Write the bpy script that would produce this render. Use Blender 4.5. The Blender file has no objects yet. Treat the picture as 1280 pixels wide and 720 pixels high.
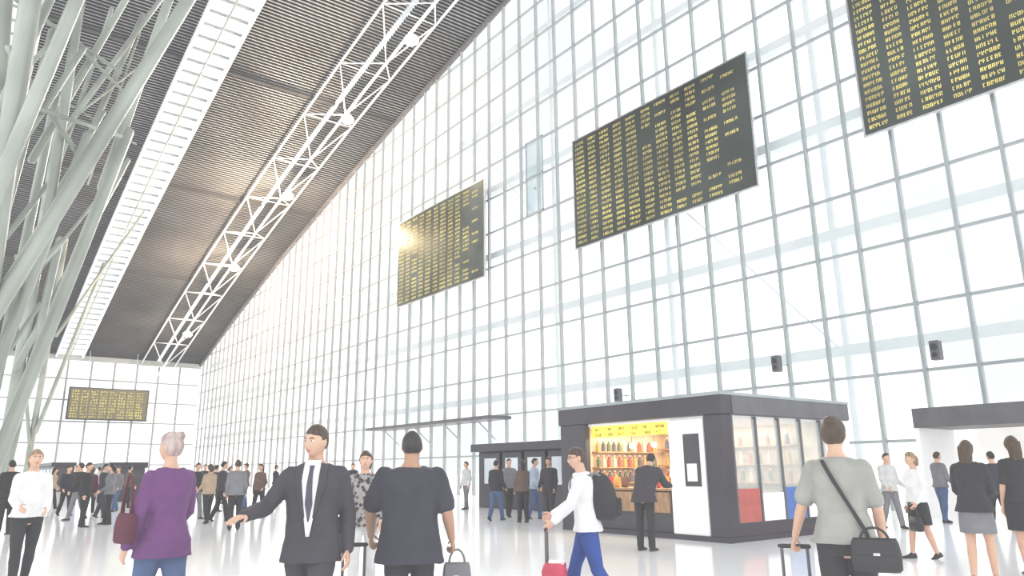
import bpy, bmesh, math, random
from mathutils import Vector, Matrix, noise
random.seed(7)
C = bpy.context.scene.collection
V = Vector
R_ = math.radians
# ------------------------------------------------------------------ camera
FPX = 917.0; EYE = 1.42
YAW = R_(37.6); PIT = R_(13.9); ROLL = R_(0.6)
Fh = V((math.sin(YAW), math.cos(YAW), 0)); Rh = V((math.cos(YAW), -math.sin(YAW), 0)); Zv = V((0, 0, 1))
FW = Fh*math.cos(PIT)+Zv*math.sin(PIT); U0 = Zv*math.cos(PIT)-Fh*math.sin(PIT)
UP = U0*math.cos(ROLL)+Rh*math.sin(ROLL); RT = Rh*math.cos(ROLL)-U0*math.sin(ROLL)
cd = bpy.data.cameras.new('camera'); cam = bpy.data.objects.new('camera', cd); C.objects.link(cam)
m = Matrix.Identity(4)
for i in range(3):
    m[i][0] = RT[i]; m[i][1] = UP[i]; m[i][2] = -FW[i]
m[0][3] = 0; m[1][3] = 0; m[2][3] = EYE
cam.matrix_world = m
cd.sensor_width = 36; cd.lens = FPX/1280*36; cd.clip_end = 600
bpy.context.scene.camera = cam
def ray(u, v): return FW+RT*((u-640)/FPX)+UP*((360-v)/FPX)
def on_x(u, v, X):
    d = ray(u, v); return V((0, 0, EYE))+d*(X/d.x)
def on_y(u, v, Y):
    d = ray(u, v); return V((0, 0, EYE))+d*(Y/d.y)
def place(u, sc):
    d = ray(u, 587-.0105*(u-640)); d.z = 0
    return d*((973/sc)/d.dot(Fh))
# ------------------------------------------------------------------ materials
def mat(name, col, rough=.55, metal=0, var=.10, ns=6, bump=0, bs=60, emit=0, ecol=None, stretch=None, coat=0):
    m = bpy.data.materials.new(name); m.use_nodes = True; n = m.node_tree.nodes; l = m.node_tree.links
    p = n['Principled BSDF']; p.inputs['Roughness'].default_value = rough; p.inputs['Metallic'].default_value = metal
    tc = n.new('ShaderNodeTexCoord'); mp = n.new('ShaderNodeMapping'); l.new(tc.outputs['Object'], mp.inputs[0])
    if stretch: mp.inputs['Scale'].default_value = stretch
    nz = n.new('ShaderNodeTexNoise'); nz.inputs['Scale'].default_value = ns; l.new(mp.outputs[0], nz.inputs[0])
    cr = n.new('ShaderNodeValToRGB'); l.new(nz.outputs[0], cr.inputs[0])
    cr.color_ramp.elements[0].position = .3; cr.color_ramp.elements[1].position = .7
    cr.color_ramp.elements[0].color = [c*(1-var) for c in col]+[1]
    cr.color_ramp.elements[1].color = [min(1, c*(1+var)) for c in col]+[1]
    l.new(cr.outputs[0], p.inputs['Base Color'])
    if bump:
        nb = n.new('ShaderNodeTexNoise'); nb.inputs['Scale'].default_value = bs; l.new(mp.outputs[0], nb.inputs[0])
        b = n.new('ShaderNodeBump'); b.inputs['Strength'].default_value = bump; b.inputs['Distance'].default_value = .02
        l.new(nb.outputs[0], b.inputs['Height']); l.new(b.outputs[0], p.inputs['Normal'])
    if emit:
        p.inputs['Emission Color'].default_value = list(ecol or col)+[1]; p.inputs['Emission Strength'].default_value = emit
    if coat: p.inputs['Coat Weight'].default_value = coat
    return m
def cloth(name, col): return mat(name, col, .85, 0, .12, 5, .25, 90)
def glassmat(name, tint, mixf, rough=.08):
    m = bpy.data.materials.new(name); m.use_nodes = True; n = m.node_tree.nodes; l = m.node_tree.links
    for x in list(n): n.remove(x)
    o = n.new('ShaderNodeOutputMaterial'); t = n.new('ShaderNodeBsdfTransparent'); g = n.new('ShaderNodeBsdfPrincipled')
    g.inputs['Base Color'].default_value = (.85, .93, .95, 1); g.inputs['Roughness'].default_value = rough
    tc = n.new('ShaderNodeTexCoord'); nz = n.new('ShaderNodeTexNoise'); nz.inputs['Scale'].default_value = .12
    l.new(tc.outputs['Object'], nz.inputs[0])
    cr = n.new('ShaderNodeValToRGB'); cr.color_ramp.elements[0].position = .35; cr.color_ramp.elements[1].position = .6
    cr.color_ramp.elements[0].color = list(tint)+[1]; cr.color_ramp.elements[1].color = (1, 1, 1, 1)
    l.new(nz.outputs[0], cr.inputs[0]); l.new(cr.outputs[0], t.inputs[0])
    mx = n.new('ShaderNodeMixShader'); mx.inputs[0].default_value = mixf
    l.new(t.outputs[0], mx.inputs[1]); l.new(g.outputs[0], mx.inputs[2]); l.new(mx.outputs[0], o.inputs[0])
    return m
M = {}
M['floor'] = mat('polished_pale_floor', (.93, .94, .955), .11, 0, .02, .6, emit=.07)  # slight emission added so the floor reads brighter than its lighting
M['mull'] = mat('mullion_metal', (.34, .37, .38), .5, .1, .06, 2, emit=.12)  # bars emit faintly, daylight wash put into the material
M['mull_mid'] = mat('grey_mullion_metal', (.36, .38, .39), .5, 0, .05, 2, emit=.14)  # emission stands in for glare around the middle bars
M['mull_far'] = mat('pale_mullion_metal', (.32, .33, .34), .5, 0, .05, 2, emit=.10)  # far bars lightened by emission in place of overexposure and haze
M['beam'] = mat('pale_exterior_beam', (.60, .64, .65), .6, 0, .06, 1, emit=.22)  # steel given a faint glow of its own to stay bright
M['glass'] = glassmat('clear_glazing', (.94, .96, .97), .05)
M['bluepane'] = glassmat('blue_tinted_glazing', (.50, .57, .62), .3)
M['frost'] = glassmat('frosted_pale_glazing', (.9, .93, .95), .28, .3)  # milky mix puts the hazy, washed-out kiosk side into the glass
M['sky_glass'] = glassmat('ribbed_roof_glazing', (.72, .75, .76), .10, .3)
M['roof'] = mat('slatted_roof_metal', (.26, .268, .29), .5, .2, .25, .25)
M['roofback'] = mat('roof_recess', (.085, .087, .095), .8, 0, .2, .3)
M['louvre'] = mat('pale_louvre_metal', (.36, .38, .39), .5, .1, .12, .4)
M['white'] = mat('white_painted_steel', (.80, .82, .85), .4, 0, .06, 1)
M['tube'] = mat('grey_green_steel', (.37, .395, .36), .33, .1, .22, .5)
M['char'] = mat('charcoal_cladding', (.058, .052, .068), .3, 0, .15, 1.5)
M['char2'] = mat('dark_cladding', (.075, .075, .085), .45, 0, .15, 2)
M['shopgrey'] = mat('grey_shop_cladding', (.14, .14, .155), .45, 0, .12, 2)
M['screen'] = mat('board_screen', (.058, .072, .066), .2, 0, .5, .22)
M['screen_pale'] = mat('paler_board_screen', (.12, .14, .13), .2, 0, .55, .3)  # glare on the left board put into a lighter base colour
M['yellow'] = mat('lit_yellow_lettering', (.56, .48, .16), .5, 0, .5, .5, emit=.28, ecol=(.78, .66, .22))
M['menu'] = mat('lit_yellow_menu', (.9, .7, .1), .5, 0, .15, 3, emit=.9, ecol=(1, .74, .08))
M['lamp'] = mat('lamp_glow', (1, .9, .7), .5, 0, .02, 2, emit=25, ecol=(1, .9, .7))
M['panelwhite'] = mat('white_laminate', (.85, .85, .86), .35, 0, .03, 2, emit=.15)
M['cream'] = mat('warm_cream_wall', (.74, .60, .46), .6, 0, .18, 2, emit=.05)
M['wood'] = mat('counter_wood', (.40, .25, .15), .45, 0, .3, 4, stretch=(1, 6, 1))
M['red'] = mat('dark_red_frame', (.50, .14, .12), .4)
M['blueacc'] = mat('blue_accent_panel', (.10, .20, .50), .4)
M['black'] = mat('black_plastic', (.03, .03, .035), .35)
M['metal'] = mat('brushed_metal', (.6, .6, .62), .3, .9)
M['darkmetal'] = mat('dark_grey_metal', (.16, .16, .17), .4, .4)
# ------------------------------------------------------------------ mesh helpers
def box(bm, a, b):
    x0, y0, z0 = a; x1, y1, z1 = b
    vs = [bm.verts.new(p) for p in ((x0,y0,z0),(x1,y0,z0),(x1,y1,z0),(x0,y1,z0),(x0,y0,z1),(x1,y0,z1),(x1,y1,z1),(x0,y1,z1))]
    for f in ((0,3,2,1),(4,5,6,7),(0,1,5,4),(1,2,6,5),(2,3,7,6),(3,0,4,7)): bm.faces.new([vs[i] for i in f])
def rings(bm, rs, cap=True):
    vr = [[bm.verts.new(p) for p in r] for r in rs]; n = len(rs[0])
    for a, b in zip(vr, vr[1:]):
        for i in range(n):
            j = (i+1) % n; bm.faces.new((a[i], a[j], b[j], b[i]))
    if cap:
        for r, fl in ((vr[0], True), (vr[-1], False)):
            c = bm.verts.new(sum((v.co for v in r), V())/n)
            for i in range(n):
                j = (i+1) % n
                bm.faces.new((r[j], r[i], c) if fl else (r[i], r[j], c))
def tube(bm, pts, rads, n=10, flat=1.0, ref=None, rnd=True):
    pts = [V(p) for p in pts]
    if not hasattr(rads, '__len__'): rads = [rads]*len(pts)
    rads = list(rads); T = []
    for i in range(len(pts)):
        a = pts[max(0, i-1)]; b = pts[min(len(pts)-1, i+1)]; T.append((b-a).normalized())
    P = list(pts); RR = list(rads)
    if rnd:
        r0, r1 = rads[0], rads[-1]
        P = [pts[0]-T[0]*r0*.95, pts[0]-T[0]*r0*.6]+P+[pts[-1]+T[-1]*r1*.6, pts[-1]+T[-1]*r1*.95]
        RR = [r0*.3, r0*.8]+RR+[r1*.8, r1*.3]; T = [T[0]]*2+T+[T[-1]]*2
    rf = V(ref) if ref else (V((0, 0, 1)) if abs(T[0].z) < .8 else V((0, 1, 0)))
    out = []
    for p, r, t in zip(P, RR, T):
        uu = (rf-t*rf.dot(t))
        if uu.length < 1e-3: uu = t.orthogonal()
        uu.normalize(); ww = t.cross(uu)
        rf = uu if not ref else rf
        out.append([p+uu*(r*flat*math.cos(2*math.pi*k/n))+ww*(r*math.sin(2*math.pi*k/n)) for k in range(n)])
    rings(bm, out)
def ellip(bm, c, r, n=14, mtx=None, fn=None):
    rs = []
    for i in range(1, n):
        th = math.pi*i/n; rg = []
        for k in range(n*2):
            ph = math.pi*k/n; d = V((math.sin(th)*math.cos(ph), math.sin(th)*math.sin(ph), -math.cos(th)))
            p = fn(d) if fn else V((d.x*r[0], d.y*r[1], d.z*r[2]))
            p = p+V(c)
            rg.append(mtx @ p if mtx else p)
        rs.append(rg)
    rings(bm, rs)
def obj(name, bm, m, parent=None, smooth=False, bev=0, recalc=True):
    if recalc: bmesh.ops.recalc_face_normals(bm, faces=bm.faces)
    me = bpy.data.meshes.new(name); bm.to_mesh(me); bm.free()
    if smooth:
        for p in me.polygons: p.use_smooth = True
    for q in (m if isinstance(m, (list, tuple)) else [m]): me.materials.append(M[q] if isinstance(q, str) else q)
    o = bpy.data.objects.new(name, me); C.objects.link(o); o.parent = parent
    if bev:
        b = o.modifiers.new('bevel', 'BEVEL'); b.width = bev; b.segments = 2; b.limit_method = 'ANGLE'
    return o
def tag(o, label, cat, group=None):
    o['label'] = label; o['category'] = cat
    if group: o['group'] = group
    return o
def thing(name, label, cat, loc=(0,0,0), rz=0, group=None):
    o = bpy.data.objects.new(name, None); C.objects.link(o); o.empty_display_size = .2
    o.location = loc; o.rotation_euler = (0, 0, rz); return tag(o, label, cat, group)
def struct(name, bm, m, parent=None, smooth=False):
    o = obj(name, bm, m, parent, smooth)
    if parent is None: o['kind'] = 'structure'
    return o
def bxo(name, a, b, m, parent=None, bev=0):
    bm = bmesh.new(); box(bm, a, b); return obj(name, bm, m, parent, bev=bev)
# ------------------------------------------------------------------ shell
GX = 25.0; EY = 97.0
def RZ(y): return 35.1-.10*y-.00115*y*y
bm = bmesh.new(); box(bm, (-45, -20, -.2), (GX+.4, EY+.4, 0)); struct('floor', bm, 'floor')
bm = bmesh.new(); box(bm, (-120, -90, -.5), (200, 260, -.25)); struct('floor_outside', bm, mat('pale_paving_outside', (.85,.85,.85), .8, 0, .1, .1))
wn = 1; y = -7.0
while y < EY-.1:
    bm = bmesh.new(); bf = bmesh.new()
    for k in range(5):
        a = y+k*1.6; b = a+1.6
        vs = [bm.verts.new(p) for p in ((GX, a, 0), (GX, b, 0), (GX, b, RZ(b)), (GX, a, RZ(a)))]; bm.faces.new(vs)
        w = .055
        box(bf, (GX-.14, a-w, 0), (GX+.04, a+w, RZ(a)))
        z = 2.2
        while z < RZ(b):
            box(bf, (GX-.09, a+w, z-.05), (GX+.03, b-w, z+.05)); z += 2.2
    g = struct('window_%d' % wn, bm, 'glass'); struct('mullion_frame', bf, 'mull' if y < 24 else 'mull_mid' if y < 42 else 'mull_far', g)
    wn += 1; y += 8.0
x = GX
while x > -44:
    bm = bmesh.new(); bf = bmesh.new()
    for k in range(4):
        a = x-k*2.4; b = a-2.4
        bm.faces.new([bm.verts.new(p) for p in ((a, EY, 0), (b, EY, 0), (b, EY, RZ(EY)), (a, EY, RZ(EY)))])
        box(bf, (b-.10, EY-.15, 0), (b+.10, EY+.05, RZ(EY)))
        z = 2.4
        while z < RZ(EY):
            box(bf, (b+.10, EY-.1, z-.08), (a-.10, EY+.03, z+.08)); z += 2.4
    g = struct('window_%d' % wn, bm, 'glass'); struct('mullion_frame', bf, 'mull_far', g)
    wn += 1; x -= 9.6
tn = 1
for z in (5.5, 9.9, 14.3, 18.7, 23.1, 27.5):
    ye = 20
    while ye < EY-2 and RZ(ye+2) > z+.6: ye += 1
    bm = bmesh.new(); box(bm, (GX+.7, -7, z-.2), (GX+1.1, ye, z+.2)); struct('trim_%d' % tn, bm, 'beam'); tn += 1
for y in range(-3, 95, 8):
    bm = bmesh.new(); tube(bm, [(GX+.9, y+.6, 0), (GX+.9, y+.6, RZ(y)-.5)], .14, 8, rnd=False)
    struct('trim_%d' % tn, bm, 'beam'); tn += 1
for y, z in ((5, 14.3), (13, 5.5), (29, 14.3)):
    bm = bmesh.new(); tube(bm, [(GX+.5, y+.6, z), (GX+.5, y+8.6, z+8.8)], .04, 6, rnd=False); struct('trim_%d' % tn, bm, 'beam'); tn += 1
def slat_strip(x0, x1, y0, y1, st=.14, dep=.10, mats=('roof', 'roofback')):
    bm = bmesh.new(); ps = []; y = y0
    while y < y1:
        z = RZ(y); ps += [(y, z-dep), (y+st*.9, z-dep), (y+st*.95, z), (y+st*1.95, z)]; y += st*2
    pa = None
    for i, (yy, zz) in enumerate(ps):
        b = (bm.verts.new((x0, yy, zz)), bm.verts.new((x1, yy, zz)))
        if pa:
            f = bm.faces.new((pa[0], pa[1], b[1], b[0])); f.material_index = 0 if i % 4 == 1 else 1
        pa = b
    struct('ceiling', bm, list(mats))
def smooth_strip(name, x0, x1, y0, y1, dz, m):
    bm = bmesh.new(); pa = None; y = y0
    while y <= y1+.01:
        b = (bm.verts.new((x0, y, RZ(y)+dz)), bm.verts.new((x1, y, RZ(y)+dz)))
        if pa: bm.faces.new((pa[0], pa[1], b[1], b[0]))
        pa = b; y += 1.5
    return struct(name, bm, m)
seg = [-8, 2, 17, 32, 47, 62, 77, 97.2]
strips = ((20.2, 25.0), (11.9, 19.8), (1.4, 9.3), (-8.3, -.9), (-18.3, -10.9))
for (a, b) in strips:
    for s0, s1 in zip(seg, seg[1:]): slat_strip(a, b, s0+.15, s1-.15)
for a, b in ((19.8, 20.2), (9.3, 11.9), (-.9, 1.4), (-10.9, -8.3)):
    smooth_strip('window_%d' % wn, a, b, -8, 97, .05, 'sky_glass'); wn += 1
for (a, b) in strips:
    for s in seg[1:]:
        bm = bmesh.new(); box(bm, (a, s-.18, RZ(s)-.22), (min(b, GX-.1), s+.18, RZ(s)+.1)); struct('trim_%d' % tn, bm, 'roofback'); tn += 1
for xa, xb, st in ((9.3, 11.9, 1.2), (-.9, 1.4, 1.2)):
    bm = bmesh.new(); y = 5.
    while y < 96:
        box(bm, (xa, y-.09, RZ(y)-.14), (xb, y+.09, RZ(y)-.02)); y += st
    struct('trim_%d' % tn, bm, 'louvre'); tn += 1
for xx, r in ((9.3, .13), (10.6, .07), (11.9, .15), (1.4, .13), (-.9, .13)):
    bm = bmesh.new(); tube(bm, [(xx, yy, RZ(yy)-.3) for yy in range(5, 98, 4)], r, 8, rnd=False); struct('trim_%d' % tn, bm, 'tube' if xx == 10.6 else 'white'); tn += 1
bm = bmesh.new(); tube(bm, [(GX-.1, yy, RZ(yy)-.15) for yy in range(-7, 98, 4)], .2, 8, rnd=False); struct('trim_%d' % tn, bm, 'shopgrey'); tn += 1
bm = bmesh.new(); box(bm, (-40, EY-.4, RZ(EY)-.5), (GX, EY-.1, RZ(EY)+.1)); struct('trim_%d' % tn, bm, 'mull'); tn += 1
def truss(X0, label, hw=1.9, dp=2.2, r=.62):
    t = thing('roof_truss', label, 'truss', (X0, 97, 0))
    ys = [12+6.07*i for i in range(15)]
    for s in (-1, 1):
        bm = bmesh.new(); tube(bm, [(s*hw, y-97, RZ(y)-.5) for y in ys], .14*r, 8, rnd=False); obj('top_chord', bm, 'white', t, True)
    bm = bmesh.new(); tube(bm, [(0, y-97, RZ(y)-dp) for y in ys], .17*r, 8, rnd=False); obj('bottom_chord', bm, 'white', t, True)
    bm = bmesh.new()
    for i, y in enumerate(ys[:-1]):
        y2 = ys[i+1]; ym = (y+y2)/2
        for s in (-1, 1):
            tube(bm, [(s*hw, y-97, RZ(y)-.5), (0, ym-97, RZ(ym)-dp)], .085*r, 6, rnd=False)
            tube(bm, [(s*hw, y2-97, RZ(y2)-.5), (0, ym-97, RZ(ym)-dp)], .085*r, 6, rnd=False)
        tube(bm, [(-hw, y-97, RZ(y)-.5), (hw, y-97, RZ(y)-.5)], .085*r, 6, rnd=False)
    obj('lattice', bm, 'white', t, True)
truss(20, 'white lattice roof truss nearest the glass wall, rising past the glowing lamps', 1.9, 1.9, .66)
truss(-3, 'white lattice roof truss behind the branching steel columns at far left', 1.8, 2.6, .9)
for i, (yy, dd, en) in enumerate(((36, 'highest', 250), (45, 'second highest', 900), (56, 'middle', 3600), (69, 'second lowest', 3200), (84, 'lowest', 900))):
    t = thing('floodlight', '%s glowing round lamp on the lattice truss by the glass wall' % dd, 'lamp', (20, yy, RZ(yy)-2.5))
    bm = bmesh.new(); tube(bm, [(0, 0, .6), (0, 0, .12)], .12, 10); obj('housing', bm, 'white', t, True)
    bm = bmesh.new(); ellip(bm, (0, 0, 0), (.45, .45, .32), 8); obj('diffuser', bm, 'lamp', t, True)
    ld = bpy.data.lights.new('truss_glow', 'POINT'); ld.energy = en; ld.color = (1, .76, .50); ld.shadow_soft_size = .5  # added warm light, strongest mid-truss, standing in for the sun flare
    lo = bpy.data.objects.new('truss_glow', ld); lo.location = (19.2, yy, RZ(yy)-4.2); C.objects.link(lo)
# ------------------------------------------------------------------ branching steel columns at left
def tree(label, base, tubes):
    t = thing('branching_column', label, 'column', base)
    for (nm, u0, v0, Ya, u1, v1, Yb, r) in tubes:
        p = on_y(u0, v0, Ya)-V(base); q = on_y(u1, v1, Yb)-V(base)
        p.z = max(p.z, 0)
        if q.z > RZ(Yb)-.6:
            k = (RZ(Yb)-.6-p.z)/(q.z-p.z); q = p.lerp(q, k)
        bm = bmesh.new(); tube(bm, [p, p.lerp(q, .5), q], [r, r*.97, r*.92], 14); obj(nm, bm, 'tube', t, True)
    return t
b1 = on_y(-75, 700, 19); b1.z = 0
t = tree('grey green steel column of thick branching tubes, nearest at the left edge', b1, [
 ('trunk', -70, 700, 19, 52, -90, 19, .25), ('trunk', -48, 690, 20, 12, -90, 21, .21),
 ('branch', -45, 450, 19, 285, -80, 20, .19), ('branch', -30, 640, 21, 160, 165, 22, .17), ('branch', 128, 235, 22, 225, -40, 22, .14),
 ('branch', -30, 300, 18.5, 125, -70, 18.5, .17), ('branch', -30, 520, 20, 110, 170, 20.5, .14),
 ('branch', 60, 270, 20.5, 110, -60, 21, .12), ('branch', -30, 400, 20, 66, 40, 21, .12), ('branch', -30, 600, 21, 70, 120, 22, .12),
 ('branch', -20, 180, 19, 90, -60, 20, .11), ('branch', 40, 200, 21, 180, -40, 22, .10),
 ('brace', -20, 250, 19, 105, 60, 20, .08), ('brace', 10, 60, 19, 112, 215, 21, .07), ('brace', -20, 400, 19.5, 80, 300, 21, .08),
 ('brace', 30, 130, 19, 150, 170, 21, .06), ('brace', -20, 330, 20, 60, 230, 21, .07), ('brace', 20, 0, 20, 150, 90, 22, .06),
 ('brace', 0, 120, 20, 95, 20, 21, .06), ('brace', 60, 260, 21, 130, 140, 22, .06), ('brace', 100, 60, 21, 170, 130, 22, .05), ('brace', -10, 470, 20, 50, 380, 21, .06)])
bm = bmesh.new(); tube(bm, [(-.2, 0, .02), (-.2, 0, .5)], [.55, .42], 16, rnd=False); obj('base_plate', bm, 'tube', t, True)
b2 = on_y(-5, 620, 34); b2.z = 0
tree('slimmer branching steel column standing behind the nearest one', b2, [
 ('trunk', -5, 625, 34, 92, 60, 36, .22), ('branch', 5, 600, 34, 75, 300, 35, .17), ('branch', 45, 320, 35, 178, 20, 38, .14),
 ('branch', 20, 460, 34, 160, 200, 38, .13), ('branch', 60, 190, 35, 215, -20, 38, .13), ('branch', 55, 260, 35, 140, 10, 37, .10),
 ('brace', 40, 350, 35, 120, 250, 37, .07), ('brace', 60, 250, 35, 160, 120, 37, .07), ('brace', 75, 160, 35, 190, 70, 38, .06),
 ('brace', 110, 230, 37, 175, 40, 38, .05), ('brace', 70, 120, 36, 170, 180, 38, .05), ('brace', 30, 440, 35, 90, 330, 36, .05)])
b3 = on_y(30, 606, 60); b3.z = 0
tree('thin far branching column in front of the end wall', b3, [
 ('trunk', 30, 607, 60, 82, 300, 62, .2), ('branch', 45, 540, 60, 130, 330, 64, .14), ('branch', 70, 420, 60, 190, 250, 66, .11), ('branch', 38, 570, 60, 20, 320, 62, .12)])
# ------------------------------------------------------------------ display boards
def glyphs(bm, x, yl, z, cw, ch, n, nx=1):
    t = ch*.19
    for i in range(n):
        y = yl-i*cw*1.3
        def q(y0, y1, z0, z1):
            bm.faces.new([bm.verts.new(p) for p in ((x, y-y0, z+z0), (x, y-y1, z+z0), (x, y-y1, z+z1), (x, y-y0, z+z1))])
        q(0, t, 0, ch)
        if random.random() < .7: q(cw-t, cw, 0 if random.random() < .6 else ch*.5, ch)
        for zz in (0, ch*.42, ch-t):
            if random.random() < .65: q(t, cw-t, zz, zz+t)
def board(label, yL, yR, zb, zt, X, rows, cols, scr='screen'):
    W = yL-yR; Hh = zt-zb
    t = thing('departure_board', label, 'display board', (X, (yL+yR)/2, zb))
    y0, y1 = -W/2, W/2
    bxo('casing', (0, y0, 0), (.12, y1, Hh), 'char2', t)
    bm = bmesh.new(); f = .07
    box(bm, (-.05, y0-f, -f), (.08, y1+f, 0)); box(bm, (-.05, y0-f, Hh), (.08, y1+f, Hh+f)); box(bm, (-.05, y0-f, 0), (.08, y0, Hh)); box(bm, (-.05, y1, 0), (.08, y1+f, Hh))
    obj('frame', bm, 'metal', t)
    sc = bxo('screen', (-.03, y0, 0), (0, y1, Hh), scr, t)
    rp = Hh*.96/rows; ch = rp*.52; cw = ch*.62
    for r in range(rows):
        bm = bmesh.new()
        z = Hh*.98-(r+1)*rp+rp*.2
        for (c, n, pr) in cols:
            if random.random() < pr: glyphs(bm, -.04, y1-c*W, z, cw, ch, n)
        obj('text_row', bm, 'yellow', sc)
    for yy in (y0*.7, y1*.7):
        bm = bmesh.new(); tube(bm, [(.1, yy, Hh*.5), (GX-X, yy, Hh*.5)], .07, 6, rnd=False); obj('bracket', bm, 'metal', t)
cols = [(.015, 6, .98), (.105, 5, .98), (.185, 6, .98), (.275, 5, .97), (.355, 6, .98), (.45, 5, .97), (.53, 6, .97), (.62, 5, .95), (.70, 5, .9), (.785, 6, .7), (.88, 6, .45)]
XB = 24.3
def rect(tl, bl, tr, br):
    a, b, c, d = [on_x(p[0], p[1], XB) for p in (tl, bl, tr, br)]
    return (a.y+b.y)/2, (c.y+d.y)/2, (b.z+d.z)/2, (a.z+c.z)/2
r2 = rect((716,178), (722,310), (932,67), (947,232)); r1 = rect((498,278), (499,383), (605,228), (606,345))
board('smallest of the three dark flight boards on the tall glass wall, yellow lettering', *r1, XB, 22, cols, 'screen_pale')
board('middle dark flight board with rows of yellow lettering on the tall glass wall', *r2, XB, 21, cols)
p3 = on_x(1083, 170, XB)
board('largest dark flight board, cut off by the top right of the photo', p3.y, p3.y-(r2[0]-r2[1]), p3.z, p3.z+(r2[3]-r2[2]), XB, 21, cols)
a = on_y(87, 483, 95); b = on_y(183, 527, 95)
t = thing('departure_board', 'far small olive flight board hanging before the end wall', 'display board', ((a.x+b.x)/2, 95, b.z))
W = (b.x-a.x)/2; Hh = a.z-b.z
bxo('casing', (-W, 0, 0), (W, .3, Hh), 'char2', t); sc = bxo('screen', (-W+.15, -.04, .15), (W-.15, 0, Hh-.15), mat('olive_screen', (.17, .17, .12), .4), t)
for r in range(10):
    bm = bmesh.new()
    z = Hh*.94-(r+1)*Hh*.087
    for c in range(8):
        xs = -W+.35+c*(2*W-.7)/8
        for i in range(3):
            x0 = xs+i*.26
            for (p, q, r0, r1) in ((0, .05, 0, .16), (.05, .16, .11, .16), (.05, .16, 0, .05)):
                if random.random() < .75: bm.faces.new([bm.verts.new(k) for k in ((x0+p, -.05, z+r0), (x0+q, -.05, z+r0), (x0+q, -.05, z+r1), (x0+p, -.05, z+r1))])
    obj('text_row', bm, 'yellow', sc)
for s in (-.6, .6):
    bm = bmesh.new(); tube(bm, [(W*s, .15, Hh), (W*s, .15, RZ(95)-b.z)], .05, 6, rnd=False); obj('hanger', bm, 'metal', t)
a = on_x(657, 180, 24.6); b = on_x(680, 262, 24.6)
t = thing('glass_panel', 'tall slim blue grey glass panel on the wall left of the middle flight board', 'panel', (24.6, (a.y+b.y)/2, b.z))
hy = (a.y-b.y)/2; hz = a.z-b.z
bxo('pane', (0, -hy, 0), (.03, hy, hz), 'bluepane', t)
bm = bmesh.new()
for q in ((-hy, -hy+.08, 0, hz), (hy-.08, hy, 0, hz), (-hy, hy, 0, .08), (-hy, hy, hz-.08, hz), (-hy, hy, hz*.5, hz*.5+.06)): box(bm, (-.04, q[0], q[2]), (.0, q[1], q[3]))
obj('frame', bm, 'mull_mid', t)
bm = bmesh.new(); tube(bm, [(.0, 0, 1.5), (.4, 0, 1.5)], .06, 6, rnd=False); obj('bracket', bm, 'metal', t)
for (u, v, d) in ((773, 492, 'left of the kiosk roof, lowest'), (972, 455, 'above the kiosk roof'), (1172, 440, 'above the shop at right')):
    p = on_x(u, v+10, 24.2)
    t = thing('loudspeaker', 'small dark wall loudspeaker %s' % d, 'speaker', p)
    bxo('cabinet', (-.15, -.14, 0), (.15, .14, .6), 'shopgrey', t, .03)
    bm = bmesh.new(); tube(bm, [(-.16, 0, .4), (-.17, 0, .4)], .11, 12, rnd=False); tube(bm, [(-.16, 0, .16), (-.17, 0, .16)], .08, 12, rnd=False); obj('cone', bm, 'black', t)
    bm = bmesh.new(); tube(bm, [(.12, 0, .3), (.7, 0, .3)], .04, 6, rnd=False); obj('bracket', bm, 'metal', t)
t = thing('canopy', 'short thin dark canopy ledge along the foot of the glass wall', 'canopy', (24.9, 39, 4.1))
bxo('slab', (-1.6, -6.5, 0), (0, 8, .18), 'shopgrey', t)
for yy in (-5, -1.5, 2, 6):
    bm = bmesh.new(); tube(bm, [(-1.4, yy, .1), (-.03, yy, -1.0)], .05, 6); obj('bracket', bm, 'mull', t)
# ------------------------------------------------------------------ kiosk
K = (12.3, 9.2)
t = kiosk = thing('kiosk', 'square charcoal food kiosk with open counter and yellow menu', 'kiosk', (K[0], K[1], 0))
D, W = 4.8, 4.85
bxo('plinth', (0, 0, 0), (D, W, .10), 'char', t)
bxo('roof', (-.05, -.05, 2.46), (D, W+.02, 2.88), 'char', t, .02)
bxo('roof_edge', (-.07, -.07, 2.84), (D+.02, W+.04, 2.90), 'mull', t)
bxo('side_fascia', (.3, -.062, 2.47), (D, -.05, 2.84), 'shopgrey', t)  # paler strip laid over the dark roof edge, haze put into colour
bxo('ceiling_panel', (.1, .1, 2.40), (D-.1, W-.1, 2.455), 'panelwhite', t)
bxo('side_panel', (0, 3.95, .1), (.15, W, 2.46), 'char', t, .01)
bxo('side_wall', (.15, W-.12, .1), (D, W, 2.46), 'char', t)
bxo('inner_lining', (.2, W-.15, .1), (3.6, W-.12, 2.4), 'cream', t)
bxo('back_wall', (3.6, .12, .1), (3.75, W-.12, 2.40), 'cream', t)
bxo('end_wall', (3.75, 0, .1), (D, .12, 2.46), 'panelwhite', t)
bxo('corner_post', (0, 0, .1), (.32, .45, 2.46), 'char', t, .015)
wp = bxo('white_panel', (.04, .5, .1), (.12, 1.42, 2.40), 'panelwhite', t, .01); wp['label'] = 'white panel with a dark picture strip'
bxo('poster', (.02, .62, 1.05), (.038, 1.02, 2.1), 'char2', wp); bxo('notice', (.02, .7, 1.15), (.012, .95, 1.5), 'panelwhite', wp)
bxo('counter', (.1, 1.45, .1), (.75, 3.95, .95), 'char2', t, .01)
bxo('counter_front', (.05, 1.5, .5), (.098, 3.9, .92), 'wood', t)
bxo('countertop', (.0, 1.45, .95), (.8, 3.95, 1.0), 'wood', t, .01)
mb = bxo('menu_board', (.2, 1.46, 2.14), (.26, 3.93, 2.40), 'menu', t)
bm = bmesh.new()
for r in range(2):
    for c in range(6): glyphs(bm, .19, 3.8-c*.38, 2.16+r*.12, .04, .07, random.randint(3, 5))
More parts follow.
